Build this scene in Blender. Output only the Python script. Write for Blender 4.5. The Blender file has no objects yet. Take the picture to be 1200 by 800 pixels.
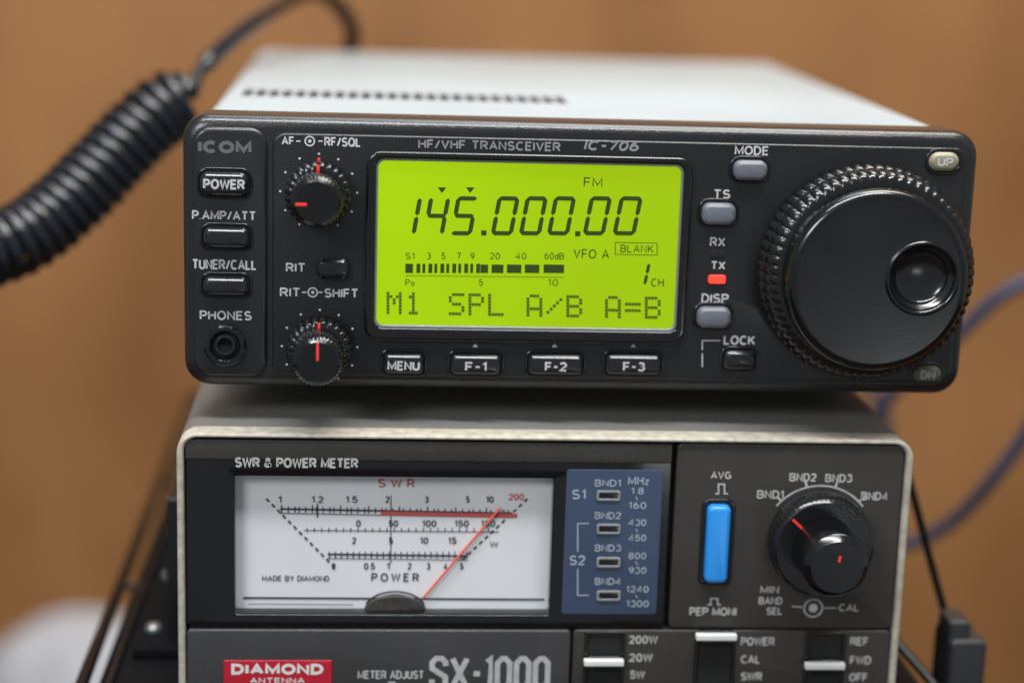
import bpy, bmesh, math, random
from mathutils import Vector, Matrix, noise
random.seed(4)
S = 0.001   # everything below is written in millimetres; origin = centre of the transceiver front
SC = bpy.context.scene
# ------------------------------------------------------------------ camera
C = Vector((-44.3, -385.1, 70.4))
FW = Vector((.0752, .9724, -.22096)).normalized()
RT = Vector((.9971, -.0702, .03045)); RT = (RT - FW*RT.dot(FW)).normalized()
UP = RT.cross(FW)
FPX = 2188.0
def ray(u, v): return RT*((u-600)/FPX) + UP*((400-v)/FPX) + FW
def onY(u, v, Y):
    d = ray(u, v); t = (Y-C.y)/d.y; return C + d*t
def onZ(u, v, Z):
    d = ray(u, v); t = (Z-C.z)/d.z; return C + d*t
def rect(u0, v0, u1, v1, Y):
    uc, vc = (u0+u1)/2, (v0+v1)/2
    return onY(u0, vc, Y).x, onY(u1, vc, Y).x, onY(uc, v1, Y).z, onY(uc, v0, Y).z

cd = bpy.data.cameras.new("camera"); cam = bpy.data.objects.new("camera", cd); SC.collection.objects.link(cam)
cam.matrix_world = Matrix(((RT.x, UP.x, -FW.x, C.x*S), (RT.y, UP.y, -FW.y, C.y*S), (RT.z, UP.z, -FW.z, C.z*S), (0, 0, 0, 1)))
cd.sensor_width = 36; cd.lens = FPX/1200*36; cd.clip_start = .01; cd.clip_end = 50
cd.dof.use_dof = True; cd.dof.focus_distance = .386; cd.dof.aperture_fstop = 5.2
SC.camera = cam
SC.view_settings.view_transform = 'Standard'
# ------------------------------------------------------------------ materials
def mat(name, col, rough=.5, metal=0, bump=0, bscale=900, var=0, vscale=60, rvar=0, emis=None, estr=0, coat=0, spec=.5):
    m = bpy.data.materials.new(name); m.use_nodes = True
    n = m.node_tree.nodes; l = m.node_tree.links; p = n['Principled BSDF']
    p.inputs['Base Color'].default_value = (*col, 1); p.inputs['Roughness'].default_value = rough
    p.inputs['Metallic'].default_value = metal; p.inputs['Coat Weight'].default_value = coat
    p.inputs['Coat Roughness'].default_value = .12; p.inputs['Specular IOR Level'].default_value = spec
    geo = n.new('ShaderNodeNewGeometry')
    if bump:
        t = n.new('ShaderNodeTexNoise'); t.inputs['Scale'].default_value = bscale; t.inputs['Detail'].default_value = 3
        l.new(geo.outputs['Position'], t.inputs['Vector'])
        b = n.new('ShaderNodeBump'); b.inputs['Strength'].default_value = bump; b.inputs['Distance'].default_value = .0003
        l.new(t.outputs['Fac'], b.inputs['Height']); l.new(b.outputs['Normal'], p.inputs['Normal'])
    if var or rvar:
        t = n.new('ShaderNodeTexNoise'); t.inputs['Scale'].default_value = vscale; t.inputs['Detail'].default_value = 5
        l.new(geo.outputs['Position'], t.inputs['Vector'])
        if var:
            r = n.new('ShaderNodeMapRange'); r.inputs['From Min'].default_value = .3; r.inputs['From Max'].default_value = .7
            r.inputs['To Min'].default_value = 1-var; r.inputs['To Max'].default_value = 1+var
            l.new(t.outputs['Fac'], r.inputs['Value'])
            x = n.new('ShaderNodeVectorMath'); x.operation = 'SCALE'; x.inputs[0].default_value = col
            l.new(r.outputs[0], x.inputs['Scale']); l.new(x.outputs[0], p.inputs['Base Color'])
        if rvar:
            r = n.new('ShaderNodeMapRange'); r.inputs['From Min'].default_value = .3; r.inputs['From Max'].default_value = .7
            r.inputs['To Min'].default_value = max(.03, rough-rvar); r.inputs['To Max'].default_value = rough+rvar
            l.new(t.outputs['Fac'], r.inputs['Value']); l.new(r.outputs[0], p.inputs['Roughness'])
    if emis:
        p.inputs['Emission Color'].default_value = (*emis, 1); p.inputs['Emission Strength'].default_value = estr
    return m
M = {}
M['bezel'] = mat('charcoal_plastic', (.015, .0155, .017), .28, bump=.28, bscale=2600, var=.15, vscale=40, rvar=.08, coat=.3)
M['bezel2'] = mat('charcoal_plate', (.0115, .012, .013), .32, bump=.28, bscale=2600, var=.15, vscale=40, rvar=.08, coat=.18)
M['gloss'] = mat('gloss_black', (.006, .006, .007), .12, var=.1, rvar=.05, vscale=90, coat=.4)
M['btn'] = mat('black_button', (.012, .0125, .013), .2, bump=.05, rvar=.05, coat=.3)
M['rubber'] = mat('black_rubber', (.008, .008, .009), .22, bump=.12, bscale=1500, rvar=.08, coat=.2)
M['dial'] = mat('dial_satin', (.0035, .0035, .004), .20, bump=.05, bscale=3000, rvar=.05, vscale=120, coat=.4)
M['grey'] = mat('grey_key', (.15, .16, .19), .38, bump=.1, var=.08)
M['translucent'] = mat('oval_key', (.29, .26, .18), .35, var=.1)
M['darkoval'] = mat('dark_oval_key', (.17, .16, .12), .35, var=.1)
M['ink'] = mat('white_ink', (.60, .60, .59), .6, var=.12, vscale=500)
M['minkc'] = mat('meter_ink', (.50, .50, .49), .6, var=.15, vscale=500)
M['blueink'] = mat('pale_blue_ink', (.38, .42, .50), .6, var=.12, vscale=500)
M['inkdim'] = mat('grey_ink', (.28, .29, .30), .4, var=.1, vscale=500)
M['logo'] = mat('emboss_ink', (.15, .15, .155), .18, coat=.5)
M['red'] = mat('red_mark', (.8, .04, .03), .5, emis=(1, .05, .04), estr=.15)
M['led'] = mat('red_led', (.9, .05, .03), .3, emis=(1, .035, .02), estr=1.3)
M['cover'] = mat('cover_glare_grey', (.35, .385, .40), .42, bump=.12, bscale=2500, var=.07, vscale=12, rvar=.06, spec=.4)  # dark grey cover; its bright overhead reflection is put into the base colour
M['slot'] = mat('slot_dark', (.010, .010, .010), .7)
M['lcdink'] = mat('lcd_ink', (.01, .018, .002), .5, emis=(.02, .04, .0), estr=1)
M['lcddot'] = mat('lcd_dot_ink', (.02, .03, .002), .5, emis=(.05, .085, .0), estr=1)
M['rim'] = mat('silver_rim', (.35, .37, .38), .3, metal=.6)
M['cream'] = mat('cream_edge', (.50, .45, .37), .6, bump=.3, bscale=800, var=.22, vscale=420)
M['casetop'] = mat('case_grey', (.22, .21, .195), .42, metal=.1, bump=.2, bscale=1800, var=.05, vscale=20, rvar=.05)
M['mpanel'] = mat('meter_panel', (.045, .041, .037), .38, bump=.3, bscale=2200, var=.14, vscale=50)
M['mlow'] = mat('meter_lower_panel', (.052, .051, .052), .38, bump=.3, bscale=2200, var=.14, vscale=50)
M['plate'] = mat('scale_card', (.80, .81, .83), .6, var=.05, vscale=40, emis=(.9, .95, 1), estr=.02)  # faint emission added to brighten the card inside the window
M['pink'] = mat('scale_ink', (.05, .05, .06), .6)
M['predink'] = mat('scale_red', (.55, .10, .09), .6)
M['needle'] = mat('needle_red', (.85, .12, .08), .4)
M['hub'] = mat('hub_brown', (.05, .045, .04), .5, var=.3, vscale=700)
M['blue'] = mat('slate_blue', (.050, .078, .14), .42, var=.08)
M['bluebtn'] = mat('bright_blue', (.03, .30, .80), .25, emis=(.02, .25, .8), estr=.12)
M['redbadge'] = mat('red_badge', (.50, .006, .025), .3, coat=.4, var=.06)
M['white'] = mat('white_plastic', (.80, .80, .78), .35)
M['cord'] = mat('cord_rubber', (.008, .0105, .015), .24, bump=.12, bscale=500, rvar=.07, coat=.3)
M['bluecord'] = mat('blue_cord', (.018, .045, .10), .38, rvar=.05, spec=.3)
M['blackmetal'] = mat('black_metal', (.006, .006, .007), .7, bump=.4, bscale=700, rvar=.1, vscale=100, spec=.12)
M['rod'] = mat('black_rod', (.006, .006, .007), .35, rvar=.1, spec=.3)
M['sheen'] = mat('sheen_black_metal', (.012, .012, .013), .3, bump=.5, bscale=500, spec=.4)  # lighter black, puts a sheen into the bracket and case edge
M['buckle'] = mat('grey_buckle', (.03, .03, .033), .4, bump=.2)
M['cloth'] = mat('pale_cloth', (.38, .38, .41), .95, bump=.4, bscale=700, var=.1)
M['darkwood'] = mat('dark_wood', (.09, .045, .02), .5, var=.2)
def lcd_mat():
    m = mat('lcd_backlight', (.05, .08, .002), .3, spec=.2); n = m.node_tree.nodes; l = m.node_tree.links; p = n['Principled BSDF']
    tc = n.new('ShaderNodeTexCoord'); sp = n.new('ShaderNodeSeparateXYZ'); l.new(tc.outputs['Generated'], sp.inputs[0])
    t = n.new('ShaderNodeTexNoise'); t.inputs['Scale'].default_value = 1.6; l.new(tc.outputs['Generated'], t.inputs['Vector'])
    a = n.new('ShaderNodeMath'); a.operation = 'MULTIPLY_ADD'; l.new(t.outputs['Fac'], a.inputs[0]); a.inputs[1].default_value = .5
    l.new(sp.outputs['X'], a.inputs[2])
    cr = n.new('ShaderNodeValToRGB'); e = cr.color_ramp.elements
    e[0].position = .15; e[0].color = (.39, .66, .0015, 1); e[1].position = 1; e[1].color = (.34, .54, .002, 1)
    l.new(a.outputs[0], cr.inputs[0]); l.new(cr.outputs[0], p.inputs['Emission Color']); p.inputs['Emission Strength'].default_value = .95
    return m
M['lcd'] = lcd_mat()
def wall_mat():
    m = mat('brown_panel', (.36, .17, .06), .6); n = m.node_tree.nodes; l = m.node_tree.links; p = n['Principled BSDF']
    g = n.new('ShaderNodeNewGeometry'); mp = n.new('ShaderNodeMapping'); mp.inputs['Scale'].default_value = (1.9, 1, .9)
    l.new(g.outputs['Position'], mp.inputs[0])
    t = n.new('ShaderNodeTexNoise'); t.inputs['Scale'].default_value = 3.0; t.inputs['Detail'].default_value = 4; l.new(mp.outputs[0], t.inputs['Vector'])
    cr = n.new('ShaderNodeValToRGB'); e = cr.color_ramp.elements
    e[0].position = .34; e[0].color = (.24, .100, .029, 1); e[1].position = .66; e[1].color = (.41, .192, .066, 1)
    l.new(t.outputs['Fac'], cr.inputs[0]); l.new(cr.outputs[0], p.inputs['Base Color'])
    return m
M['wall'] = wall_mat()
# ------------------------------------------------------------------ stroke lettering
def ar(cx, cy, rx, ry, a0, a1, n=None):
    n = n or max(3, int(abs(a1-a0)/22)); return [(cx+rx*math.cos(math.radians(a0+(a1-a0)*i/n)), cy+ry*math.sin(math.radians(a0+(a1-a0)*i/n))) for i in range(n+1)]
G = {
'A': (.68, [[(0, 0), (.34, 1), (.68, 0)], [(.13, .33), (.55, .33)]]),
'B': (.6, [[(0, 0), (0, 1), (.3, 1)]+ar(.32, .76, .24, .24, 80, -80)+[(.3, .52), (0, .52)], [(.3, .52)]+ar(.33, .26, .27, .26, 80, -80)+[(.3, 0), (0, 0)]]),
'C': (.66, [ar(.35, .5, .35, .5, 48, 312)]), 'D': (.62, [[(0, 0), (0, 1), (.24, 1)]+ar(.26, .5, .36, .5, 84, -84)+[(.24, 0), (0, 0)]]),
'E': (.52, [[(.52, 1), (0, 1), (0, 0), (.52, 0)], [(0, .52), (.46, .52)]]), 'F': (.5, [[(.5, 1), (0, 1), (0, 0)], [(0, .5), (.44, .5)]]),
'G': (.68, [ar(.35, .5, .35, .5, 48, 350)+[(.69, .46), (.4, .46)], [(.69, .46), (.69, 0)]]), 'H': (.6, [[(0, 0), (0, 1)], [(.6, 0), (.6, 1)], [(0, .52), (.6, .52)]]),
'I': (0, [[(0, 0), (0, 1)]]), 'J': (.45, [[(.45, 1), (.45, .25)]+ar(.225, .23, .225, .23, 0, -180)]), 'K': (.6, [[(0, 0), (0, 1)], [(.58, 1), (0, .4)], [(.2, .6), (.62, 0)]]),
'L': (.48, [[(0, 1), (0, 0), (.48, 0)]]), 'M': (.76, [[(0, 0), (0, 1), (.38, .15), (.76, 1), (.76, 0)]]), 'N': (.6, [[(0, 0), (0, 1), (.6, 0), (.6, 1)]]),
'O': (.72, [ar(.36, .5, .36, .5, 90, 450, 20)]), 'P': (.56, [[(0, 0), (0, 1), (.3, 1)]+ar(.3, .73, .27, .27, 80, -80)+[(.3, .46), (0, .46)]]),
'Q': (.72, [ar(.36, .5, .36, .5, 90, 450, 20), [(.45, .22), (.7, -.02)]]), 'R': (.6, [[(0, 0), (0, 1), (.32, 1)]+ar(.32, .74, .26, .26, 80, -80)+[(.32, .48), (0, .48)], [(.34, .48), (.6, 0)]]),
'S': (.58, [ar(.29, .745, .26, .255, 28, 262)+ar(.29, .255, .29, .255, 82, -152)]), 'T': (.6, [[(0, 1), (.6, 1)], [(.3, 1), (.3, 0)]]),
'U': (.6, [[(0, 1), (0, .3)]+ar(.3, .3, .3, .3, 190, 350)+[(.6, .3), (.6, 1)]]), 'V': (.64, [[(0, 1), (.32, 0), (.64, 1)]]), 'W': (.92, [[(0, 1), (.22, 0), (.46, .95), (.7, 0), (.92, 1)]]),
'X': (.62, [[(0, 1), (.62, 0)], [(0, 0), (.62, 1)]]), 'Y': (.62, [[(0, 1), (.31, .48), (.62, 1)], [(.31, .48), (.31, 0)]]), 'Z': (.56, [[(0, 1), (.56, 1), (0, 0), (.56, 0)]]),
'0': (.54, [ar(.27, .5, .27, .5, 90, 450, 18)]), '1': (.26, [[(0, .78), (.22, 1), (.22, 0)]]), '2': (.54, [ar(.27, .72, .26, .28, 165, -35)+[(0, 0), (.55, 0)]]),
'3': (.54, [ar(.26, .76, .24, .24, 150, -80)+ar(.26, .27, .28, .27, 80, -150)]), '4': (.58, [[(.42, 0), (.42, 1), (0, .28), (.58, .28)]]),
'5': (.54, [[(.5, 1), (.08, 1), (.04, .5)]+ar(.26, .32, .28, .32, 120, -150)]), '6': (.54, [ar(.27, .3, .27, .3, 90, 450, 16), ar(.42, .42, .4, .58, 100, 190)]),
'7': (.52, [[(0, 1), (.52, 1), (.18, 0)]]), '8': (.54, [ar(.27, .76, .23, .24, 90, 450, 14), ar(.27, .26, .27, .26, 90, 450, 14)]), '9': (.54, [ar(.27, .7, .27, .3, 90, 450, 16), ar(.12, .58, .4, .58, -80, 10)]),
'.': (.02, [[(0, 0), (0, .05)]]), '-': (.34, [[(0, .46), (.34, .46)]]), '/': (.36, [[(0, 0), (.36, 1)]]), '=': (.4, [[(0, .62), (.4, .62)], [(0, .34), (.4, .34)]]),
'&': (.66, [[(.64, 0), (.16, .66)]+ar(.3, .79, .16, .2, 200, -30)+[(.1, .4)]+ar(.26, .24, .25, .24, 130, 300)+[(.62, .45)]]),
'o': (.44, [ar(.22, .3, .22, .3, 90, 450, 14)]), 'z': (.38, [[(0, .62), (.38, .62), (0, 0), (.38, 0)]]), 'd': (.44, [ar(.22, .3, .22, .3, 90, 450, 14), [(.45, 1), (.45, 0)]]), ' ': (.2, [])}
def sq(w, r=.16): return [(w/2, 1), (r, 1), (0, 1-r), (0, r), (r, 0), (w-r, 0), (w, r), (w, 1-r), (w-r, 1), (w/2, 1)]
GQ = {'S': (.5, [[(.5, .74), (.5, .86), (.36, 1), (.14, 1), (0, .86), (0, .66), (.5, .36), (.5, .14), (.36, 0), (.14, 0), (0, .14), (0, .28)]]), 'X': (.54, [[(0, 1), (.54, 0)], [(0, 0), (.54, 1)]]),
      '-': (.24, [[(0, .48), (.24, .48)]]), '1': (.14, [[(0, .88), (.14, 1), (.14, 0)]]), '0': (.46, [sq(.46)])}
# ------------------------------------------------------------------ mesh builder
class MB:
    def __init__(s): s.v = []; s.f = []; s.mi = []; s.cur = 0
    def add(s, vs, fs):
        o = len(s.v); s.v += [tuple(v) for v in vs]
        for f in fs: s.f.append([i+o for i in f]); s.mi.append(s.cur)
    def loft(s, rings, cap0=True, cap1=True):
        n = len(rings[0]); vs = [p for r in rings for p in r]; fs = []
        for k in range(len(rings)-1):
            for i in range(n):
                j = (i+1) % n; fs.append([k*n+i, k*n+j, (k+1)*n+j, (k+1)*n+i])
        if cap0: fs.append(list(range(n))[::-1])
        if cap1: fs.append([(len(rings)-1)*n+i for i in range(n)])
        s.add(vs, fs)
    def rbox(s, x0, x1, z0, z1, yb, yf, r=1, bev=.4, chamfer=False):
        r = min(r, (x1-x0)/2-.001, (z1-z0)/2-.001); R = []
        R.append(rr(x0, x1, z0, z1, r, yb))
        sg = -1 if yf < yb else 1
        prof = [(1-math.cos(k/4*math.pi/2), 1-math.sin(k/4*math.pi/2)) for k in range(5)]
        if chamfer: prof = [(0, .95), (.08, .82), (.92, .06), (1.05, 0)]
        for a, b in prof:
            ins = bev*a; R.append(rr(x0+ins, x1-ins, z0+ins, z1-ins, max(.02, r-ins), yf - sg*bev*b))
        s.loft(R)
    def frame(s, o, i, ro, ri, yb, yf, bev=.3):
        x0, x1, z0, z1 = o; a0, a1, c0, c1 = i; R = [rr(x0, x1, z0, z1, ro, yb)]
        for k in range(4):
            a = k/3*math.pi/2; n = bev*(1-math.cos(a)); R.append(rr(x0+n, x1-n, z0+n, z1-n, max(.02, ro-n), yf+bev*(1-math.sin(a))))
        for k in range(4):
            a = (3-k)/3*math.pi/2; n = bev*(1-math.cos(a)); R.append(rr(a0-n, a1+n, c0-n, c1+n, ri+n, yf+bev*(1-math.sin(a))))
        R.append(rr(a0, a1, c0, c1, ri, yb)); s.loft(R, False, False)
    def lathe(s, prof, cx, cz, seg=64, kn=0, ph=0):
        R = []
        for p in prof:
            r, y = p[0], p[1]; k = p[2] if len(p) > 2 else 0; ring = []
            for i in range(seg):
                a = 2*math.pi*i/seg; q = r
                if k: q = r + k*(abs(math.sin(a*kn/2+ph)) ** .6 - .5)*2
                ring.append((cx+q*math.cos(a), y, cz+q*math.sin(a)))
            R.append(ring)
        s.loft(R)
    def tube(s, pts, rad, seg=10, flat=None):
        pts = [Vector(p) for p in pts]; R = []; t0 = (pts[1]-pts[0]).normalized()
        nrm = t0.orthogonal().normalized()
        for i, p in enumerate(pts):
            t = (pts[min(i+1, len(pts)-1)]-pts[max(i-1, 0)]).normalized()
            nrm = (nrm-t*nrm.dot(t)).normalized(); b = t.cross(nrm)
            r = rad(i/(len(pts)-1)) if callable(rad) else rad
            R.append([p+nrm*r*math.cos(2*math.pi*k/seg)+b*r*math.sin(2*math.pi*k/seg) for k in range(seg)])
        s.loft(R)
    def quad(s, x0, x1, z0, z1, Y): s.add([(x0, Y, z0), (x1, Y, z0), (x1, Y, z1), (x0, Y, z1)], [[0, 1, 2, 3]])
    def poly(s, pts, Y): s.add([(p[0], Y, p[1]) for p in pts], [list(range(len(pts)))])
    def strip(s, P, w, Y):
        n = len(P)
        if n < 2: return
        closed = n > 3 and math.hypot(P[0][0]-P[-1][0], P[0][1]-P[-1][1]) < 1e-4
        D = []
        for a, b in zip(P, P[1:]):
            l = math.hypot(b[0]-a[0], b[1]-a[1]) or 1e-6; D.append(((b[0]-a[0])/l, (b[1]-a[1])/l))
        vs = []
        for i in range(n):
            if closed and i in (0, n-1): d0, d1 = D[-1], D[0]
            else: d0 = D[max(0, i-1)]; d1 = D[min(n-2, i)]
            n0 = (-d0[1], d0[0]); n1 = (-d1[1], d1[0]); mx, mz = n0[0]+n1[0], n0[1]+n1[1]; l = math.hypot(mx, mz)
            if l < .3: mx, mz = n0; k = 1
            else: mx /= l; mz /= l; k = min(1.7, 1/max(.3, mx*n0[0]+mz*n0[1]))
            x, z = P[i]
            vs += [(x-mx*k*w/2, Y, z-mz*k*w/2), (x+mx*k*w/2, Y, z+mz*k*w/2)]
        s.add(vs, [[2*i, 2*i+2, 2*i+3, 2*i+1] for i in range(n-1)])
    def pline(s, uv, w, Y):
        if not uv: return
        s.strip([(p.x, p.z) for p in (onY(u, v, Y) for u, v in uv)], w, Y)
    def disc(s, x, z, r, Y, n=16): s.poly([(x+r*math.cos(2*math.pi*i/n), z+r*math.sin(2*math.pi*i/n)) for i in range(n)], Y)
    def arc(s, x, z, r, w, a0, a1, Y, n=30):
        s.strip([(x+r*math.cos(a0+(a1-a0)*i/n), z+r*math.sin(a0+(a1-a0)*i/n)) for i in range(n+1)], w, Y)
    def text(s, t, u0, v0, u1, v1, Y, bold=.02, shear=0, font=None, w=None, gap=.27, dw=None):
        F = font or G; x0, x1, z0, z1 = rect(u0, v0, u1, v1, Y); h = z1-z0; w = w or h*(.13+bold*1.9)
        tot = sum(F[c][0] for c in t)+gap*(len(t)-1); sx = (x1-x0-w-h*shear)/max(tot, .05); sz = h-w
        if tot < .05 or sx > 2*sz: sx = sz
        x = x0+w/2; k = 0
        for c in t:
            gw, st = F[c]
            for q in st:
                s.strip([(x+a*sx+b*sz*shear, z0+w/2+b*sz) for a, b in q], dw or w, Y-.004*(k % 2)); k += 1
            x += (gw+gap)*sx
def rr(x0, x1, z0, z1, r, y, n=6):
    o = []
    for cx, cz, a in ((x1-r, z1-r, 0), (x0+r, z1-r, 90), (x0+r, z0+r, 180), (x1-r, z0+r, 270)):
        for i in range(n+1):
            t = math.radians(a+90*i/n); o.append((cx+r*math.cos(t), y, cz+r*math.sin(t)))
    return o
WL = {}
def thing(name, loc, label, cat, mb=None, mats=None, group=None):
    if mb is None:
        o = bpy.data.objects.new(name, None); o.empty_display_size = .02; SC.collection.objects.link(o)
        o.location = Vector(loc)*S; WL[o] = Vector(loc)*S
    else: o = obj(name, mb, mats)
    o['label'] = label; o['category'] = cat
    if group: o['group'] = group
    return o
def obj(name, mb, mats, parent=None, sharp=35, flat=False):
    if not isinstance(mats, (list, tuple)): mats = [mats]
    xs = [Vector(v) for v in mb.v]
    lo = Vector([min(v[i] for v in xs) for i in range(3)]); hi = Vector([max(v[i] for v in xs) for i in range(3)])
    c = (lo+hi)/2
    me = bpy.data.meshes.new(name); me.from_pydata([((v-c)*S)[:] for v in xs], [], mb.f)
    for m in mats: me.materials.append(M[m] if isinstance(m, str) else m)
    for p, i in zip(me.polygons, mb.mi): p.material_index = i
    if not flat:
        bm = bmesh.new(); bm.from_mesh(me); bmesh.ops.recalc_face_normals(bm, faces=bm.faces)
        for f in bm.faces: f.smooth = True
        for e in bm.edges:
            if len(e.link_faces) == 2 and e.calc_face_angle(0) > math.radians(sharp): e.smooth = False
        bm.to_mesh(me); bm.free()
    me.update()
    o = bpy.data.objects.new(name, me); SC.collection.objects.link(o)
    w = c*S; WL[o] = w
    if parent: o.parent = parent; o.location = w-WL[parent]
    else: o.location = w
    return o

# ================================================================== TRANSCEIVER
radio = thing('radio_transceiver', (0, 90, -35), 'charcoal amateur radio transceiver with lit green display and glare-brightened cover', 'radio')
BX0, BX1, BZ0, BZ1 = -83.5, 83.3, -27.8, 29.4
m = MB()
R = [rr(BX0+2.5, BX1-2.5, BZ0+1.5, BZ1-1.2, 4, 17), rr(BX0+.5, BX1-.5, BZ0+.4, BZ1-.2, 5, 12), rr(BX0, BX1, BZ0, BZ1, 5.2, 6)]
for k in range(7):
    a = k/6*math.pi/2; n = 2.6*(1-math.cos(a)); R.append(rr(BX0+n, BX1-n, BZ0+n, BZ1-n, 5.4-n*.4, 2.6*(1-math.sin(a))))
m.loft(R); obj('front_bezel', m, 'bezel', radio)
PY = -.8; PL = -1.0
m = MB(); x0, x1, z0, z1 = rect(319, 150, 1132, 452, PY)
m.rbox(x0, BX1-2.9, BZ0+2.9, BZ1-3.3, .4, PY, 2.6, .55); obj('control_plate', m, 'bezel2', radio)
m = MB(); x0, x1, z0, z1 = rect(223, 150, 313, 449, PL)
m.rbox(BX0+2.2, x1, BZ0+2.4, BZ1-2.4, .4, PL, 3.6, .9); obj('side_plate', m, 'bezel', radio)
# cover
m = MB(); R = []
for y, n in ((17.2, .4), (17.8, 0), (198, 0), (199, .6)): R.append(rr(-80.6+n, 80.6-n, -27+n, 28.4-n, 3.2, y, 8))
m.loft(R); cover = obj('metal_cover', m, 'cover', radio)
m = MB()
a = onZ(292, 107, 28.45); b = onZ(658, 119, 28.45); yc = (a.y+b.y)/2
for i in range(25):
    x = a.x+(b.x-a.x)*i/24
    m.add([(x-1.1, yc-7.5, 28.46), (x+1.1, yc-7.5, 28.46), (x+1.1, yc+7.5, 28.46), (x-1.1, yc+7.5, 28.46)], [[0, 1, 2, 3]])
obj('vent_slots', m, 'slot', radio, flat=True)
for x in (-62, 62):
    for y in (42, 100):
        m = MB(); R = [[(x+q*math.cos(t*math.pi/12), y+q*math.sin(t*math.pi/12), z) for t in range(24)] for q, z in ((6, -27), (6, -34.2), (5.5, -35.25))]
        m.loft(R); obj('foot', m, 'rubber', radio)
# display
SY = PY-.15
m = MB(); o = rect(428, 181, 808, 402, PY-1.6); i = rect(440, 190, 797, 386, PY-1.2)
m.frame(o, i, 3, 1.6, PY+.2, PY-1.6, .6); disp = obj('display', m, 'gloss', radio); disp['label'] = 'lit yellow-green display in a glossy black frame'
m = MB(); m.frame((i[0]-.3, i[1]+.3, i[2]-.35, i[3]+.3), (i[0]+.4, i[1]-.4, i[2]+.45, i[3]-.35), 1.7, 1.4, SY+.1, PY-1.0, .15)
obj('display_rim', m, 'rim', disp)
m = MB(); m.add(rr(i[0]+.1, i[1]-.1, i[2]+.1, i[3]-.1, 1.4, SY), [list(range(28))]); obj('display_backlight', m, 'lcd', disp, flat=True)
LY = SY-.12
m = MB()
m.text('FM', 684, 208, 706, 219, LY, 0)
SEG = {'0': 'abcdef', '1': 'bc', '4': 'bcfg', '5': 'acdfg'}
def seg7(mb, ch, u0, v0, u1, v1, w=.92, sh=.16, segs=None):
    x0, x1, z0, z1 = rect(u0, v0, u1, v1, LY); h = z1-z0; zm = (z0+z1)/2; g = .08
    def put(p): mb.poly([(x+(z-z0)*sh-h*sh/2, z) for x, z in p], LY)
    for s_ in (segs or SEG[ch]):
        if s_ in 'adg':
            z = {'a': z1-w/2, 'd': z0+w/2, 'g': zm}[s_]; k = w/2
            put([(x0+g+k*.4, z), (x0+g+k*1.6, z-k), (x1-g-k*1.6, z-k), (x1-g-k*.4, z), (x1-g-k*1.6, z+k), (x0+g+k*1.6, z+k)])
        else:
            x = x1-w/2 if s_ in 'bc' else x0+w/2; za, zb = (zm, z1-w*.3) if s_ in 'bf' else (z0+w*.3, zm); k = w/2
            put([(x, za+g), (x+k, za+g+k), (x+k, zb-g-k), (x, zb-g), (x-k, zb-g-k), (x-k, za+g+k)])
for ch, u0, u1 in (('1', 470, 491), ('4', 499, 524), ('5', 531, 557), ('0', 579, 605), ('0', 612, 638), ('0', 645, 671), ('0', 687, 713), ('0', 722, 749)):
    seg7(m, ch, u0, 230, u1, 276)
for u, v in ((567, 273), (677, 274)):
    p = onY(u, v, LY); m.quad(p.x-.55, p.x+.55, p.z-.55, p.z+.55, LY)
for u in (518, 551):
    p = onY(u, 223, LY); m.poly([(p.x-.9, p.z+.6), (p.x, p.z-.6), (p.x+.9, p.z+.6)], LY)
for t, u0, u1 in (('S1', 475, 486), ('3', 500, 505), ('5', 517, 522), ('7', 535, 540), ('9', 551, 556), ('20', 574, 586), ('40', 604, 617), ('60dB', 638, 661)):
    m.text(t, u0, 296, u1, 304, LY, 0)
for t, u0, u1 in (('Po', 475, 486), ('5', 561, 566), ('10', 642, 654)): m.text(t, u0, 327, u1, 335, LY, 0)
def lq(u0, v0, u1, v1, Y=LY): m.quad(*rect(u0, v0, u1, v1, Y), Y)
lq(475, 309, 484, 320)
k = 0
for u in range(488, 560, 7): lq(u, 309, u+(3.4 if k % 2 else 4.6), 320); k += 1
for u0, u1 in ((563, 572), (576, 590), (594, 611), (615, 632), (637, 661)): lq(u0, 310, u1, 320)
m.pline([(475, 323), (661, 325)], .12, LY)
m.text('VFO A', 672, 292, 714, 303, LY, 0)
m.text('BLANK', 727, 287, 766, 296, LY, 0)
m.pline([(721, 284), (770, 285), (770, 299), (721, 298), (721, 284)], .16, LY)
seg7(m, '1', 740, 307, 760, 335, .7)
m.text('CH', 763, 326, 778, 336, LY, 0)
DOT = {'M': ('10001', '11011', '10101', '10101', '10001', '10001', '10001'), '1': ('00100', '01100', '00100', '00100', '00100', '00100', '01110'),
 'S': ('01111', '10000', '10000', '01110', '00001', '00001', '11110'), 'P': ('11110', '10001', '10001', '11110', '10000', '10000', '10000'),
 'L': ('10000',)*6+('11111',), 'A': ('01110', '10001', '10001', '10001', '11111', '10001', '10001'),
 '/': ('00000', '00001', '00010', '00100', '01000', '10000', '00000'), 'B': ('11110', '10001', '10001', '11110', '10001', '10001', '11110'),
 '=': ('00000', '00000', '11111', '00000', '11111', '00000', '00000')}
m.cur = 1
for t, u0, u1 in (('M1', 453, 494), ('SPL', 526, 591), ('A/B', 617, 683), ('A=B', 709, 775)):
    n = len(t); pitch = (u1-u0+4)/n
    for j, ch in enumerate(t):
        for r_ in range(7):
            for c_ in range(5):
                uu = u0+j*pitch+c_*(pitch-4.5)/5*1.0; vv = 342+r_*3.75+(uu-453)*.018
                x0, x1, z0, z1 = rect(uu, vv, uu+(pitch-4.5)/5-.3, vv+3.4, LY)
                if DOT[ch][r_][c_] == '1': m.quad(x0, x1, z0, z1, LY)
obj('display_characters', m, ['lcdink', 'lcddot'], disp, flat=True)
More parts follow.
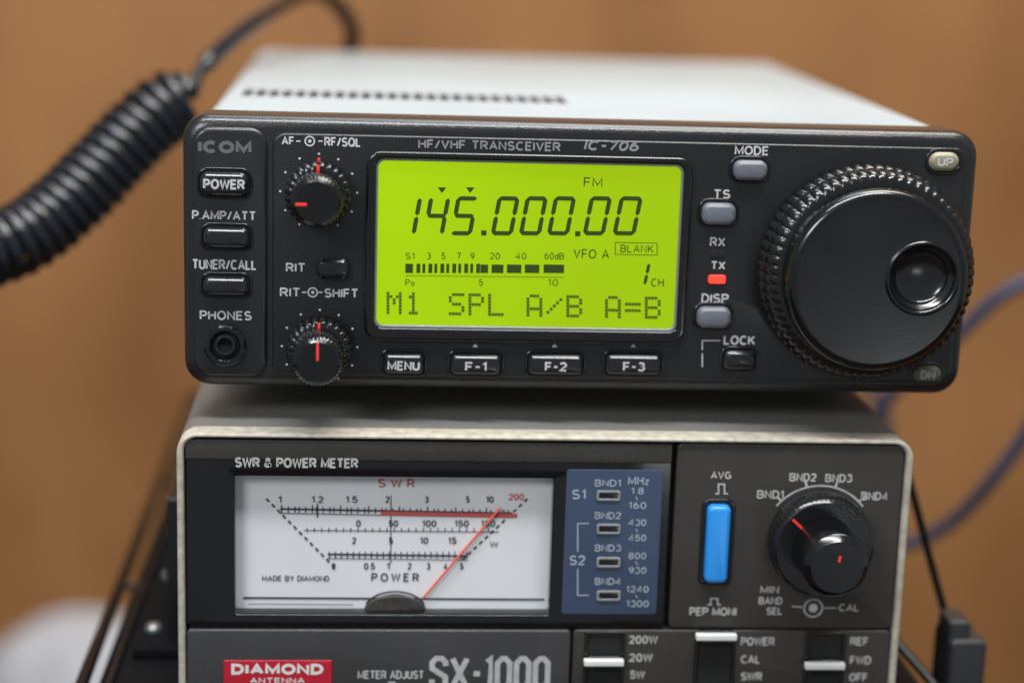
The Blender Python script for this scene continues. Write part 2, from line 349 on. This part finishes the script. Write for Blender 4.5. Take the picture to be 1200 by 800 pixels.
# lettering
W = MB(); T = PY-.06; L0 = PL-.06
W.text('P.AMP/ATT', 225, 247, 300, 258, L0, .03); W.text('TUNER/CALL', 225, 304, 301, 316, L0, .03); W.text('PHONES', 234, 364, 295, 375, L0, .03)
W.text('RIT', 335, 308, 358, 319, T, .03)
W.text('RIT', 328, 337, 352, 348, T, .03); W.text('SHIFT', 380, 338, 420, 349, T, .03)
W.text('AF', 330, 160, 345, 170, T, .03); W.text('RF/SQL', 380, 161, 423, 172, T, .03)
for v, ua, ub in ((342.5, 354, 379), (165.5, 347, 379)):
    W.pline([(ua, v), (ua+5, v)], .3, T); W.pline([(ub-6, v), (ub-1, v)], .3, T); p = onY((ua+ub)/2, v, T)
    W.arc(p.x, p.z, .95, .3, 0, 2*math.pi, T, 20); W.disc(p.x, p.z, .35, T)
W.text('MODE', 861, 171, 901, 182, T, .03); W.text('TS', 836, 222, 856, 233, T, .03); W.text('RX', 832, 278, 850, 289, T, .03)
W.text('TX', 833, 306, 850, 316, T, .03); W.text('DISP', 822, 344, 854, 355, T, .03); W.text('LOCK', 848, 393, 885, 404, T, .03)
W.pline([(844, 399), (823, 399), (823, 410)], .25, T); W.pline([(823, 414), (823, 430)], .25, T)
for u in (557, 650, 742): p = onY(u, 405, T); W.poly([(p.x-.6, p.z-.3), (p.x+.6, p.z-.3), (p.x, p.z+.5)], T)
KN = [(373.5, 225), (374.5, 406)]
for (u, v) in KN:
    p = onY(u, v, T)
    for k in range(11):
        a = math.radians(90-150+30*k); W.disc(p.x+7.9*math.cos(a), p.z+7.9*math.sin(a), .25, T, 10)
obj('panel_lettering', W, 'ink', radio, flat=True)
m = MB(); m.text('HF/VHF TRANSCEIVER', 490, 165, 657, 176, T, .035); m.text('IC-706', 684, 165, 751, 177, T, .05, .25)
obj('model_lettering', m, 'inkdim', radio, flat=True)
m = MB(); m.text('ICOM', 232, 165, 295, 180, L0, .09, gap=.3); obj('maker_logo', m, 'logo', radio, flat=True)
# buttons
def button(u0, v0, u1, v1, yb, yf, r, mt, txt=None, tb=None, name='button', ring=True, ink='ink'):
    m = MB(); x0, x1, z0, z1 = rect(u0, v0, u1, v1, yf); m.rbox(x0, x1, z0, z1, yb+.2, yf, r, .72, True)
    b = obj(name, m, mt, radio)
    if ring:
        m = MB(); m.frame((x0-.9, x1+.9, z0-.9, z1+.9), (x0-.2, x1+.2, z0-.2, z1+.2), r+.9, r+.2, yb+.1, yb-.35, .3); obj('button_surround', m, 'gloss', b)
    if txt:
        m = MB(); m.text(txt, *tb, yf-.05, .04); obj('button_lettering', m, ink, b, flat=True)
    return b
button(234, 203, 290, 230, PL, PL-2.4, 1.6, 'btn', 'POWER', (238, 210, 287, 222))
button(238, 268, 291, 291, PL, PL-2.4, 1.3, 'btn')
button(238, 326, 290, 347, PL, PL-2.4, 1.3, 'btn')
button(371, 304, 409, 328, PY, -2.8, 1.5, 'btn', ring=False)
button(861, 189, 900, 212, PY, -3, 1.6, 'grey'); button(824, 239, 863, 264, PY, -3, 1.6, 'grey'); button(818, 361, 857, 385, PY, -3, 1.6, 'grey')
button(849, 412, 886, 434, PY, -2.4, 1.3, 'btn')
button(1090, 179, 1125, 201, PY, -2, 2, 'translucent', 'UP', (1099, 185, 1117, 195))
button(1071, 430, 1104, 448, PY, -2, 1.6, 'darkoval', 'DN', (1079, 434, 1096, 444))
button(450, 416, 496, 439, PY, -2.8, 1, 'btn', 'MENU', (454, 423, 492, 434))
for n_, a_, b_ in (('F-1', 529, 587), ('F-2', 620, 683), ('F-3', 711, 775)):
    button(a_, 417, b_, 440, PY, -2.8, 1.1, 'btn', n_, ((a_+b_)/2-13, 424, (a_+b_)/2+13, 435))
m = MB(); m.rbox(*rect(832, 294, 849, 302, T), PY, PY-.25, .4, .1); obj('indicator_lamp', m, 'slot', radio)
m = MB(); m.rbox(*rect(830, 322, 850, 332, T), PY, PY-.7, .5, .25); o = obj('indicator_lamp', m, 'led', radio); o['label'] = 'glowing red transmit indicator lamp'
# phones jack
p = onY(264, 404, PL); m = MB()
m.lathe([(4.4, PL+.3), (4.4, PL-.9), (4.0, PL-1.3), (3.3, PL-1.3), (2.9, PL-.9), (2.7, PL+.2)], p.x, p.z, 40); m.f.pop(); m.mi.pop()
jk = obj('headphone_jack', m, 'gloss', radio)
m = MB(); m.lathe([(2.3, PL-.1), (2.3, PL-.7), (2.0, PL-.9), (1.6, PL-.85), (1.5, PL-.3)], p.x, p.z, 32); m.f.pop(); m.mi.pop(); obj('jack_sleeve', m, 'btn', jk)
m = MB(); m.disc(p.x, p.z, 3, PL-.1, 20); obj('jack_hole', m, 'slot', jk, flat=True)
# small knobs
for n_, (u, v) in enumerate(KN):
    p = onY(u, v, PY); m = MB()
    m.lathe([(5.4, PY+.3), (5.4, -1.6), (6.4, -1.7, .25), (6.5, -2.2, .3), (6.5, -5.5, .3), (6.0, -6.2, .2), (5, -6.4)], p.x, p.z, 144, 24)
    kb = obj('control_knob', m, 'rubber', radio, 50)
    m = MB(); m.lathe([(4.9, -6.3), (5.15, -6.5), (5.2, -7, .12), (5.1, -13.9, .12), (5.0, -14.2), (4.3, -14.85), (4.15, -15.0), (3.9, -15.0), (1, -15.0)], p.x, p.z, 144, 36)
    obj('knob_top', m, 'dial', kb, 32)
    m = MB()
    m.rbox(p.x-.3, p.x+.3, p.z+4.9, p.z+6.3, -6.3, -6.6, .1, .05)
    if n_: m.rbox(p.x-.28, p.x+.28, p.z+.3, p.z+4.1, -14.9, -15.15, .1, .05)
    else: m.rbox(p.x-4.2, p.x-1.9, p.z-.8, p.z-.2, -14.9, -15.15, .1, .05)
    if n_ == 0: m.rbox(p.x-.3, p.x+.3, p.z+6.3, p.z+7.1, -1, -1.2, .1, .05)
    obj('knob_pointer', m, 'red', kb)
# main dial
p = onY(1009, 315, PY); cx, cz = p.x, p.z; m = MB()
m.lathe([(21.4, PY+.4), (21.6, -1.4), (22.4, -1.8)], cx, cz, 96)
dl = obj('tuning_dial', m, 'gloss', radio)
m = MB(); m.lathe([(21.5, -1.7), (22.4, -2.0, .2), (22.6, -2.4, .3), (22.6, -6.0, .3), (22.2, -6.6, .12), (22.1, -6.8, .0), (22.1, -7.1, .26), (21.6, -9.2, .3), (20.6, -10.0, .2), (19.6, -10.4), (18.5, -10.4)], cx, cz, 512, 64)
obj('grip_ring', m, 'rubber', dl, 60)
m = MB(); RF = 17.1; dx, dz, dr = 9.0, .9, 6.8
m.lathe([(19.1, -10.3), (19.1, -12.6), (19.1, -13.0)]+[(RF+2.0*math.cos(t), -13.5-2.0*math.sin(t)) for t in (0, .2, .4, .6, .8, 1.0, 1.2, 1.35, 1.46, 1.5708)], cx, cz, 160); m.f.pop(); m.mi.pop()
def dring(r, y, f=1.0):
    o = []
    for i in range(160):
        a = 2*math.pi*i/160; o.append((cx+dx*f+r*math.cos(a), y, cz+dz*f+r*math.sin(a)))
    return o
m.loft([dring(RF, -15.5, 0), dring(RF-.12, -15.5, 0), dring(dr+1.1, -15.5), dring(dr+1.05, -15.5), dring(dr+.9, -15.6), dring(dr+.7, -15.85), dring(dr+.5, -15.9), dring(dr+.3, -15.85), dring(dr, -15.5), dring(dr-.25, -15.1)], False, False)
m.cur = 1
m.loft([dring(dr-.25, -15.1), dring(dr-.9, -14.4), dring(dr-1.1, -14.25)] + [dring((dr-1.2)*math.cos(t), -14.2+1.7*math.sin(t)) for t in (.1, .25, .4, .55, .7, .85, 1.0, 1.15, 1.3, 1.42, 1.52)], False, True)
M['bowl'] = mat('dimple_gloss', (.007, .007, .008), .2, coat=.6, rvar=.04)
obj('dial_face', m, ['dial', 'bowl'], dl, 50)

# ================================================================== POWER METER
meter = thing('power_meter', (-6.5, 40, -98), 'analogue power meter with white scale in a cream metal case', 'meter')
MX0, MX1, MZ0, MZ1 = -84.2, 71.4, -95.5, -35.3
m = MB(); O = (MX0, MX1, MZ0, MZ1); I = (MX0+1.5, MX1-1.5, MZ0+2, MZ1-.95)
m.frame(O, I, 4.2, 2.9, -4, -9.8, .6); obj('case_rim', m, 'cream', meter)
m = MB(); R = []
for y, n in ((-4.02, .15), (-3.5, .05), (110, .05), (111, .8)): R.append(rr(MX0+n, MX1-n, MZ0+n, MZ1-n, 4.0, y, 8))
m.loft(R); obj('metal_case', m, 'casetop', meter)
for x in (-70, 57):
    for y in (8, 98):
        m = MB(); m.loft([[(x+q*math.cos(t*math.pi/12), y+q*math.sin(t*math.pi/12), z) for t in range(24)] for q, z in ((5, -95), (5, -97.6), (4.6, -98.2))]); obj('foot', m, 'rubber', meter)
m = MB(); m.rbox(I[0]-.3, I[1]+.3, I[2]-.3, I[3]+.3, -3.9, -5.0, 2.6, .2); obj('front_panel', m, 'mpanel', meter)
FY = -9.0
hx0, hx1, hz0, hz1 = rect(276, 556, 645, 716, -7)
bx0, bx1, bz0, bz1 = rect(229, 541, 783, 732, FY)
_, _, lz0, lz1 = rect(400, 737, 700, 800, FY)
m = MB(); m.frame((I[0]+.3, bx1, lz1+.3, I[3]-.3), (hx0, hx1, hz0, hz1), 1.6, .5, -4.9, FY, .35); win = obj('meter_window', m, 'gloss', meter)
m = MB(); m.rbox(bx1+1.0, I[1]-.3, lz1+.3, I[3]-.3, -4.9, FY, 1.4, .4); obj('knob_panel', m, 'mpanel', meter)
m = MB(); m.rbox(I[0]+.3, bx1-.2, bz1+.2, I[3]-.5, FY+.3, FY-.3, .5, .2)
obj('top_trim', m, 'mpanel', meter)
_, sx, _, _ = rect(230, 740, 668, 800, FY)
m = MB(); m.rbox(I[0]+.3, sx, I[2]+.3, lz1, -4.9, FY-.5, 1, .5); obj('lower_panel', m, 'mlow', meter)
m = MB(); m.rbox(sx+.5, I[1]-.3, I[2]+.3, lz1, -4.9, FY-.2, 1, .4); obj('switch_panel', m, 'mpanel', meter)
# scale card
PYS = -5.3
m = MB(); m.quad(hx0-1, hx1+1, hz0-1, hz1+1, PYS+.1); obj('scale_card', m, 'plate', win, flat=True)
K = MB(); Y = PYS-.05
def kl(a, b, w=.18): K.pline([a, b], w, Y-.004*(len(K.f) % 3))
kl((328, 596), (600, 601), .42); kl((328, 601), (600, 606), .2)
K.cur = 1
K.pline([(446, 601), (606, 604)], .9, Y-.02); K.text('SWR', 443, 561, 486, 571, Y, .02, gap=.7)
K.text('200', 596, 578, 614, 586, Y, .02)
K.cur = 0
for i in range(40):
    u = 330+i*6.8+(i % 3); kl((u, 593-(2 if i % 5 == 0 else 0)+i*.1), (u, 600+i*.1), .24)
for i in range(13): u = 312+i*6.4; v = 584+i*6.4; kl((u, v), (u+3.6, v+3.8), .42)
for i in range(12): u = 618-i*6.6; v = 584+i*6.2; kl((u, v), (u-3.6, v+3.6), .42)
for t, u in (('1', 328), ('1.2', 372), ('1.5', 412), ('2', 454), ('3', 500), ('5', 548), ('10', 574)): K.text(t, u-len(t)*2.3, 581, u+len(t)*2.3, 589, Y, .03)
for t, u in (('0', 420), ('50', 461), ('100', 503), ('150', 541), ('180', 572)): K.text(t, u-len(t)*2.8, 609, u+len(t)*2.8, 617, Y, .03)
kl((356, 621), (585, 623), .2)
for i in range(26): u = 360+i*8.5; kl((u, 618), (u, 623), .2)
for t, u in (('2', 415), ('5', 458), ('10', 497), ('15', 530)): K.text(t, u-len(t)*2.5, 629, u+len(t)*2.5, 637, Y, .03)
kl((384, 649), (548, 651), .42); kl((384, 654), (548, 656), .2)
for i in range(24): u = 386+i*7; kl((u, 646), (u, 654), .24)
for t, u in (('0', 391), ('0.5', 433), ('1', 455), ('2', 480), ('3', 502), ('4', 522), ('5', 541)): K.text(t, u-len(t)*2.2, 659, u+len(t)*2.2, 667, Y, .03)
K.text('POWER', 435, 671, 491, 681, Y, .02, gap=.55); K.text('MADE BY DIAMOND', 307, 674, 386, 680.5, Y, .02)
K.text('W', 574, 634, 584, 641, Y, .02); kl((458, 580), (458, 660), .2); kl((372, 590), (372, 606), .3)
kl((285, 700), (638, 702), .45); kl((291, 707), (414, 708), .16)
p = onY(463, 708, Y)
for k in range(34):
    a = math.radians(20+140*k/33)
    for q in (4.2, 5.2): K.disc(p.x+q*1.25*math.cos(a), p.z-1.2+q*.8*math.sin(a), .26, Y-.02, 6)
obj('scale_markings', K, ['pink', 'predink'], win, flat=True)
m = MB(); a = onY(496, 700, -6.1); b = onY(586, 595, -6.1)
m.tube([a, b], .25, 8); obj('needle', m, 'needle', win)
hx = onY(463, 709, -6).x; m = MB(); R = []
for q, y in ((6.6, PYS), (6.6, -5.8), (6.3, -6.0)): R.append([(hx+q*math.cos(math.pi*i/24), y, hz0-.2+q*.5*math.sin(math.pi*i/24)) for i in range(25)])
m.loft(R); obj('needle_hub', m, 'hub', win)
# blue indicator panel
m = MB(); m.rbox(*rect(661, 550, 773, 719, FY), FY+.1, FY-.18, .6, .1); bp = obj('band_indicator_panel', m, 'blue', meter)
m = MB(); Y = FY-.24
for t, v in (('BND1', 566), ('BND2', 604), ('BND3', 642), ('BND4', 681)): m.text(t, 697, v-4.5, 728, v+4, Y, .03)
m.text('MHz', 736, 558, 761, 568, Y, .03); m.text('S1', 670, 573, 687, 585, Y, .03); m.text('S2', 667, 650, 686, 662, Y, .03)
for t, v in (('1.8', 575), ('160', 592), ('430', 612), ('450', 630), ('800', 651), ('930', 668), ('1240', 690), ('1300', 707)):
    w = 4.6*len(t.replace('.', ''))+3; m.text(t, 747-w/1.6, v-4.2, 747+w/1.6, v+4, Y, .03)
for v in (583.5, 621, 659.5, 698.5): m.pline([(745, v-2), (747, v+2)], .25, Y)
m.pline([(690, 613), (677, 613), (677, 646)], .3, Y); m.pline([(677, 666), (677, 697), (690, 697)], .3, Y)
obj('panel_lettering', m, 'blueink', bp, flat=True)
for v in (580, 619, 658, 697):
    m = MB(); x0, x1, z0, z1 = rect(699, v-6, 727, v+6, FY); m.frame((x0, x1, z0, z1), (x0+.5, x1-.5, z0+.5, z1-.5), .5, .3, FY, FY-.5, .1); fr = obj('lamp_window', m, 'inkdim', bp)
    m = MB(); m.rbox(x0+.4, x1-.4, z0+.4, z1-.4, FY-.1, FY-.3, .3, .05); obj('lamp_lens', m, 'gloss', fr)
# lettering on grey panels
m = MB(); Y = FY-.06
m.text('AVG', 833, 552, 857, 561, Y, .03)
m.pline([(838, 578), (842, 578), (842, 567), (849, 567), (849, 578), (853, 578)], .35, Y)
m.pline([(829, 708), (833, 708), (833, 701), (841, 701), (841, 708), (845, 708)], .35, Y)
m.text('PEP MONI', 808, 711, 863, 721, Y, .035)
for t, u, v in (('BND1', 903, 579), ('BND2', 941, 559), ('BND3', 983, 560), ('BND4', 1025, 581)): m.text(t, u-16, v-5, u+16, v+5, Y, .035)
p = onY(958, 631, Y); m.arc(p.x, p.z, 11.9, .4, math.radians(38), math.radians(142), Y)
for a in (45, 75, 105, 135): q = math.radians(a); m.poly([(p.x+12.1*math.cos(q-.02), p.z+12.1*math.sin(q-.02)), (p.x+13.4*math.cos(q-.02), p.z+13.4*math.sin(q-.02)), (p.x+13.4*math.cos(q+.02), p.z+13.4*math.sin(q+.02)), (p.x+12.1*math.cos(q+.02), p.z+12.1*math.sin(q+.02))], Y)
m.text('MIN', 891, 686, 913, 695, Y, .03); m.text('BAND', 889, 699, 917, 708, Y, .03); m.text('SEL', 898, 711, 917, 720, Y, .03); m.text('CAL', 983, 707, 1007, 716, Y, .03)
q = onY(953, 712, Y); m.arc(q.x, q.z, 2.0, .35, 0, 6.283, Y, 24); m.disc(q.x, q.z, 1, Y); m.pline([(928, 710), (940, 711)], .3, Y); m.pline([(966, 712), (980, 712)], .3, Y)
Y = FY-.26
for t, u0, u1, v in (('200W', 737, 771, 749), ('20W', 737, 765, 770), ('5W', 738, 756, 790), ('POWER', 868, 908, 751), ('CAL', 868, 891, 772), ('SWR', 868, 893, 792), ('REF', 996, 1018, 751), ('FWD', 996, 1021, 773), ('OFF', 995, 1017, 793)):
    m.text(t, u0, v-5, u1, v+5, Y, .035)
m.text('SWR & POWER METER', 275, 536, 420, 548, FY-.36, .045, .0)
Y = FY-.57; m.text('METER ADJUST', 419, 785, 497, 795, Y, .03); p = onY(459, 799, Y); m.poly([(p.x-.9, p.z+.2), (p.x, p.z-1), (p.x+.9, p.z+.2)], Y)
obj('panel_lettering', m, 'minkc', meter, flat=True)
m = MB(); m.text('SX-1000', 503, 768, 645, 808, Y, font=GQ, w=1.2, gap=.25); obj('model_lettering', m, 'minkc', meter, flat=True)
m = MB(); m.rbox(*rect(262, 773, 389, 822, Y), FY-.4, FY-.9, .3, .15); bd = obj('maker_badge', m, 'redbadge', meter)
m = MB(); m.text('DIAMOND', 271, 777, 379, 790, FY-.96, .075, 0, gap=.3); m.text('ANTENNA', 293, 793.5, 357, 800, FY-.96, .04, 0); obj('badge_lettering', m, 'white', bd, flat=True)
# blue push button
m = MB(); x0, x1, z0, z1 = rect(828, 593, 855, 683, FY-2); m.frame((x0-1.1, x1+1.1, z0-1.1, z1+1.1), (x0-.25, x1+.25, z0-.25, z1+.25), 1.8, 1.0, FY+.1, FY-.5, .25); ps = obj('push_switch', m, 'gloss', meter)
m = MB(); m.rbox(x0, x1, z0, z1, FY-.1, FY-2.4, 1.3, 1.0); obj('switch_cap', m, 'bluebtn', ps)
# rotary knob
p = onY(957, 630, FY); m = MB()
m.lathe([(10.3, FY+.2), (10.9, FY-.6, .06), (11.1, FY-2, .08), (11.0, FY-6, .08), (10.7, FY-6.6), (10.1, FY-7.1), (9.9, FY-7.1), (7, FY-7.1)], p.x, p.z, 240, 60)
rk = obj('rotary_knob', m, 'rubber', meter, 38)
m = MB(); m.lathe([(6.3, FY-7), (6.9, FY-7.4), (6.8, FY-17.4), (6.6, FY-17.7), (5.7, FY-18.5), (5.5, FY-18.7), (5.2, FY-18.7), (1, FY-18.7)], p.x, p.z, 120); obj('knob_top', m, 'dial', rk, 32)
m = MB(); y = FY-7.2
for (a, r0, r1, yy) in ((math.radians(138), 5.9, 9.7, FY-7.15), (math.radians(80), 1.2, 2.6, FY-18.75)):
    d = Vector((math.cos(a), 0, math.sin(a))); n = Vector((-d.z, 0, d.x))*.3; b = Vector((p.x, yy, p.z))
    m.add([b+d*r0-n, b+d*r1-n, b+d*r1+n, b+d*r0+n], [[0, 1, 2, 3]])
obj('knob_pointer', m, 'red', rk, flat=True)
# slide switches
for u0, u1, vs in ((684, 731, 777), (813, 861, 747), (942, 989, 781)):
    m = MB(); x0, x1, z0, z1 = rect(u0, 735, u1, 815, FY-.3); m.frame((x0, x1, max(z0, I[2]+1), lz1-.2), (x0+.8, x1-.8, max(z0, I[2]+1)+.6, lz1-.8), .4, .2, FY, FY-.7, .15)
    ss = obj('slide_switch', m, 'gloss', meter)
    m = MB(); m.quad(x0+.6, x1-.6, max(z0, I[2]+1)+.4, lz1-.6, FY-.26); obj('switch_slot', m, 'slot', ss, flat=True)
    m = MB(); a = onY(u0, vs, FY-3); m.rbox(x0+.9, x1-.9, a.z-2.2, a.z+1.0, FY-.28, FY-1.6, .3, .3); m.cur = 1
    m.rbox(x0-.2, x1-.3, a.z-.75, a.z+.65, FY-1.5, FY-3, .3, .25); obj('switch_slider', m, ['btn', 'white'], ss)

# ================================================================== CABLES
def spline(P, n=14):
    P = [Vector(p) for p in P]; P = [P[0]*2-P[1]]+P+[P[-1]*2-P[-2]]; o = []
    for i in range(1, len(P)-2):
        for k in range(n):
            t = k/n; a, b, c, d = P[i-1:i+3]
            o.append(.5*((2*b)+(c-a)*t+(2*a-5*b+4*c-d)*t*t+(3*b-a-3*c+d)*t**3))
    o.append(P[-2]); return o
cp = [onY(226, 112, 104), onY(188, 132, 101), onY(148, 168, 96), onY(108, 210, 90), onY(70, 246, 84), onY(34, 274, 78), onY(-4, 292, 72), onY(-50, 304, 66), onY(-120, 325, 58), onY(-220, 390, 50)]
path = spline(cp, 40)
L = [0]
for a, b in zip(path, path[1:]): L.append(L[-1]+(b-a).length)
N = int(L[-1]/3.75); tot = N*24; hel = []; nrm = None; j = 0
for k in range(tot+1):
    s_ = L[-1]*k/tot
    while j < len(L)-2 and L[j+1] < s_: j += 1
    t = (s_-L[j])/(L[j+1]-L[j]); p = path[j].lerp(path[j+1], t); tg = (path[j+1]-path[j]).normalized()
    if nrm is None: nrm = tg.orthogonal().normalized()
    nrm = (nrm-tg*nrm.dot(tg)).normalized(); b = tg.cross(nrm); ph = 2*math.pi*k/24
    rr_ = 7.7*(1+.05*noise.noise(p*.12)); off = tg*.3*noise.noise(p*.35+Vector((9, 0, 0)))
    if k < 20: rr_ *= .3+.7*(k/20)**.6
    hel.append(p+off+nrm*rr_*math.cos(ph)+b*rr_*math.sin(ph))
cord = spline([(-30, 190, 10), onY(413, 75, 215), onY(414, 40, 212), onY(398, 8, 205), onY(372, -8, 190), onY(345, -2, 170), onY(300, 25, 140), onY(258, 58, 120), onY(232, 86, 108)], 12)
nc = len(cord)/(len(cord)+len(hel))
m = MB(); m.tube(cord+hel[4:], lambda t: 2.4 if t < nc*.95 else 1.8, 12)
thing('coiled_cable', None, 'black coiled microphone cable looping out beside the transceiver', 'cable', m, 'cord')
pts = [onY(1290, 300, 150), onY(1210, 328, 150), onY(1165, 352, 150), onY(1110, 405, 152), onY(1050, 455, 155), onY(1014, 520, 155), onY(1015, 595, 150), onY(1055, 636, 148), onY(1110, 615, 145), onY(1160, 565, 140), onY(1210, 495, 138), onY(1270, 380, 135)]
m = MB(); m.tube(spline(pts, 14), 2.0, 12); thing('cable', None, 'dark blue cable hanging in a loop behind the transceiver', 'cable', m, 'bluecord')
m = MB(); m.tube(spline([onY(980, 420, 215), onY(1022, 462, 212), onY(1040, 500, 210), onY(1030, 560, 210), onY(1000, 640, 210)], 14), 1.7, 12); thing('cable', None, 'thin blue cable hanging behind the meter', 'cable', m, 'bluecord')
# ================================================================== BASE UNIT, STRAP
base = thing('equipment_case', (-8, 128, -160), 'black metal equipment case with side rail under the meter', 'case')
m = MB(); m.rbox(-104.5, 84, -160, -98.25, 272, -16, 3, 1); obj('case_body', m, 'blackmetal', base)
m = MB(); m.tube(spline([(-103, 268, -104), (-107, 266, -99), (-107.3, 180, -98.5), (-107.3, 60, -98.5), (-107, -8, -99), (-103, -10, -104)], 8), 1.5, 10); obj('side_rail', m, 'rod', base)
m = MB()
m.tube([(-101, 266, -97.6), (-101, -12, -97.6)], .8, 8)  # lighter strip laid along the case edge as a highlight
obj('sheen_edge', m, 'sheen', base)
m = MB(); m.rbox(-91, -86, -98.2, -62, 230, 30, 1, .8); sb = obj('side_bracket', m, 'sheen', base)
m = MB(); m.rbox(-98, -86, -98.1, -95.6, 220, 22, .6, .4); obj('bracket_flange', m, 'blackmetal', sb)
for y in (34, 70):
    m = MB(); m.loft([[(-94.5+q*math.cos(t*math.pi/8), y+q*math.sin(t*math.pi/8), z) for t in range(16)] for q, z in ((1.9, -95.7), (1.8, -94.8), (1.3, -94.3))]); obj('highlight_screw', m, 'rim', sb)  # pale screw heads added as highlights on the dark bracket
for y in (250, 160, 70):
    m = MB(); m.tube([(-107, y, -98.5), (-99.5, y, -98.4)], .9, 8); obj('rail_bracket', m, 'rod', base)
st = thing('retaining_strap', (80, 20, -98), 'thin black rod with small dark clamp beside the meter', 'strap')
m = MB(); m.tube(spline([onY(1050, 520, 30), onY(1066, 565, 28), onY(1090, 655, 24), onY(1112, 735, 18), onY(1118, 760, 17)], 8), .95, 8); obj('strap_band', m, 'rod', st)
m = MB(); x0, x1, z0, z1 = rect(1112, 728, 1138, 752, 10); m.rbox(x0, x1, z0-3, z1, 18, 10, 1, .8); x0, x1, z0, z1 = rect(1110, 754, 1153, 815, 9); m.rbox(x0, x1, z0-9, z1+1, 20, 8, 1.2, .8); obj('clamp', m, 'buckle', st)
m = MB(); m.tube([onY(1045, 745, 12), onY(1098, 806, 2)], 1.1, 8); obj('strap_tail', m, 'rod', st)
# ================================================================== CLOTH, PLINTH, SETTING
def cloth(u, v, Yc, r, lab):
    p = onY(u, v, Yc); m = MB(); R = []
    for k in range(26):
        t = k/25
        R_ = r*math.sin(min(1, t/.4)*math.pi/2)*(1+.25*t); zz = p.z-r*(1-math.cos(min(1, t/.4)*math.pi/2)) if t <= .4 else p.z-r-(p.z-r+759)*(t-.4)/.6
        ring = []
        for i in range(48):
            a = 2*math.pi*i/48; n = 1+.2*noise.noise(Vector((math.cos(a)*2.2, math.sin(a)*2.2, zz*.02)))
            ring.append((p.x+R_*n*math.cos(a)+.01, Yc+R_*n*math.sin(a), zz))
        R.append(ring)
    m.loft(R[1:]); thing('draped_cloth', None, lab, 'cloth', m, 'cloth')
cloth(92, 720, 480, 44, 'pale rumpled cloth heaped beside the black case')
m = MB(); m.rbox(-96, 80, -759, -160, 262, -6, 2, 1); thing('plinth', None, 'dark wooden plinth carrying the stacked radio equipment', 'stand', m, 'darkwood')
def setting(name, verts, mt):
    m = MB(); m.add(verts, [[0, 1, 2, 3]]); o = obj(name, m, mt, flat=True); o['kind'] = 'structure'; return o
setting('wall', [(-2200, 900, -760), (2200, 900, -760), (2200, 900, 1500), (-2200, 900, 1500)], 'wall')
setting('floor', [(-2200, -1500, -760), (2200, -1500, -760), (2200, 900, -760), (-2200, 900, -760)], 'darkwood')
# ================================================================== LIGHT
w = bpy.data.worlds.new("World"); SC.world = w; w.use_nodes = True
w.node_tree.nodes['Background'].inputs[0].default_value = (.88, .94, 1, 1); w.node_tree.nodes['Background'].inputs[1].default_value = .26
def area(name, loc, tgt, sx, sy, pw, col):
    l = bpy.data.lights.new(name, 'AREA'); l.shape = 'RECTANGLE'; l.size = sx; l.size_y = sy; l.energy = pw; l.color = col
    o = bpy.data.objects.new(name, l); SC.collection.objects.link(o); o.location = loc
    o.rotation_euler = (Vector(tgt)-Vector(loc)).to_track_quat('-Z', 'Y').to_euler()
area('ceiling_lamp', (.1, .25, 1.15), (.0, .15, 0), 1.1, .5, 8.0, (.92, .97, 1))
area('highlight_strip', (-.05, -.30, .80), (0, 0, 0), .8, .10, 9, (.95, .98, 1))  # added strip light, draws crisp highlights on bevels and button edges
area('front_left_soft', (-.55, -.8, .50), (0, 0, -.03), .35, .28, 4.2, (.95, .98, 1))  # added soft light from the upper left front, no window there
area('low_gloss_fill', (.42, -1.0, -.30), (0, 0, 0), .20, .08, .16, (.95, .98, 1))  # added weak fill from below, puts gloss on buttons and dial
area('wall_fill', (.3, .1, .9), (.05, .9, .1), .6, .4, 7.2, (1, .89, .72))  # added warm fill that brightens the wall, no fixture there
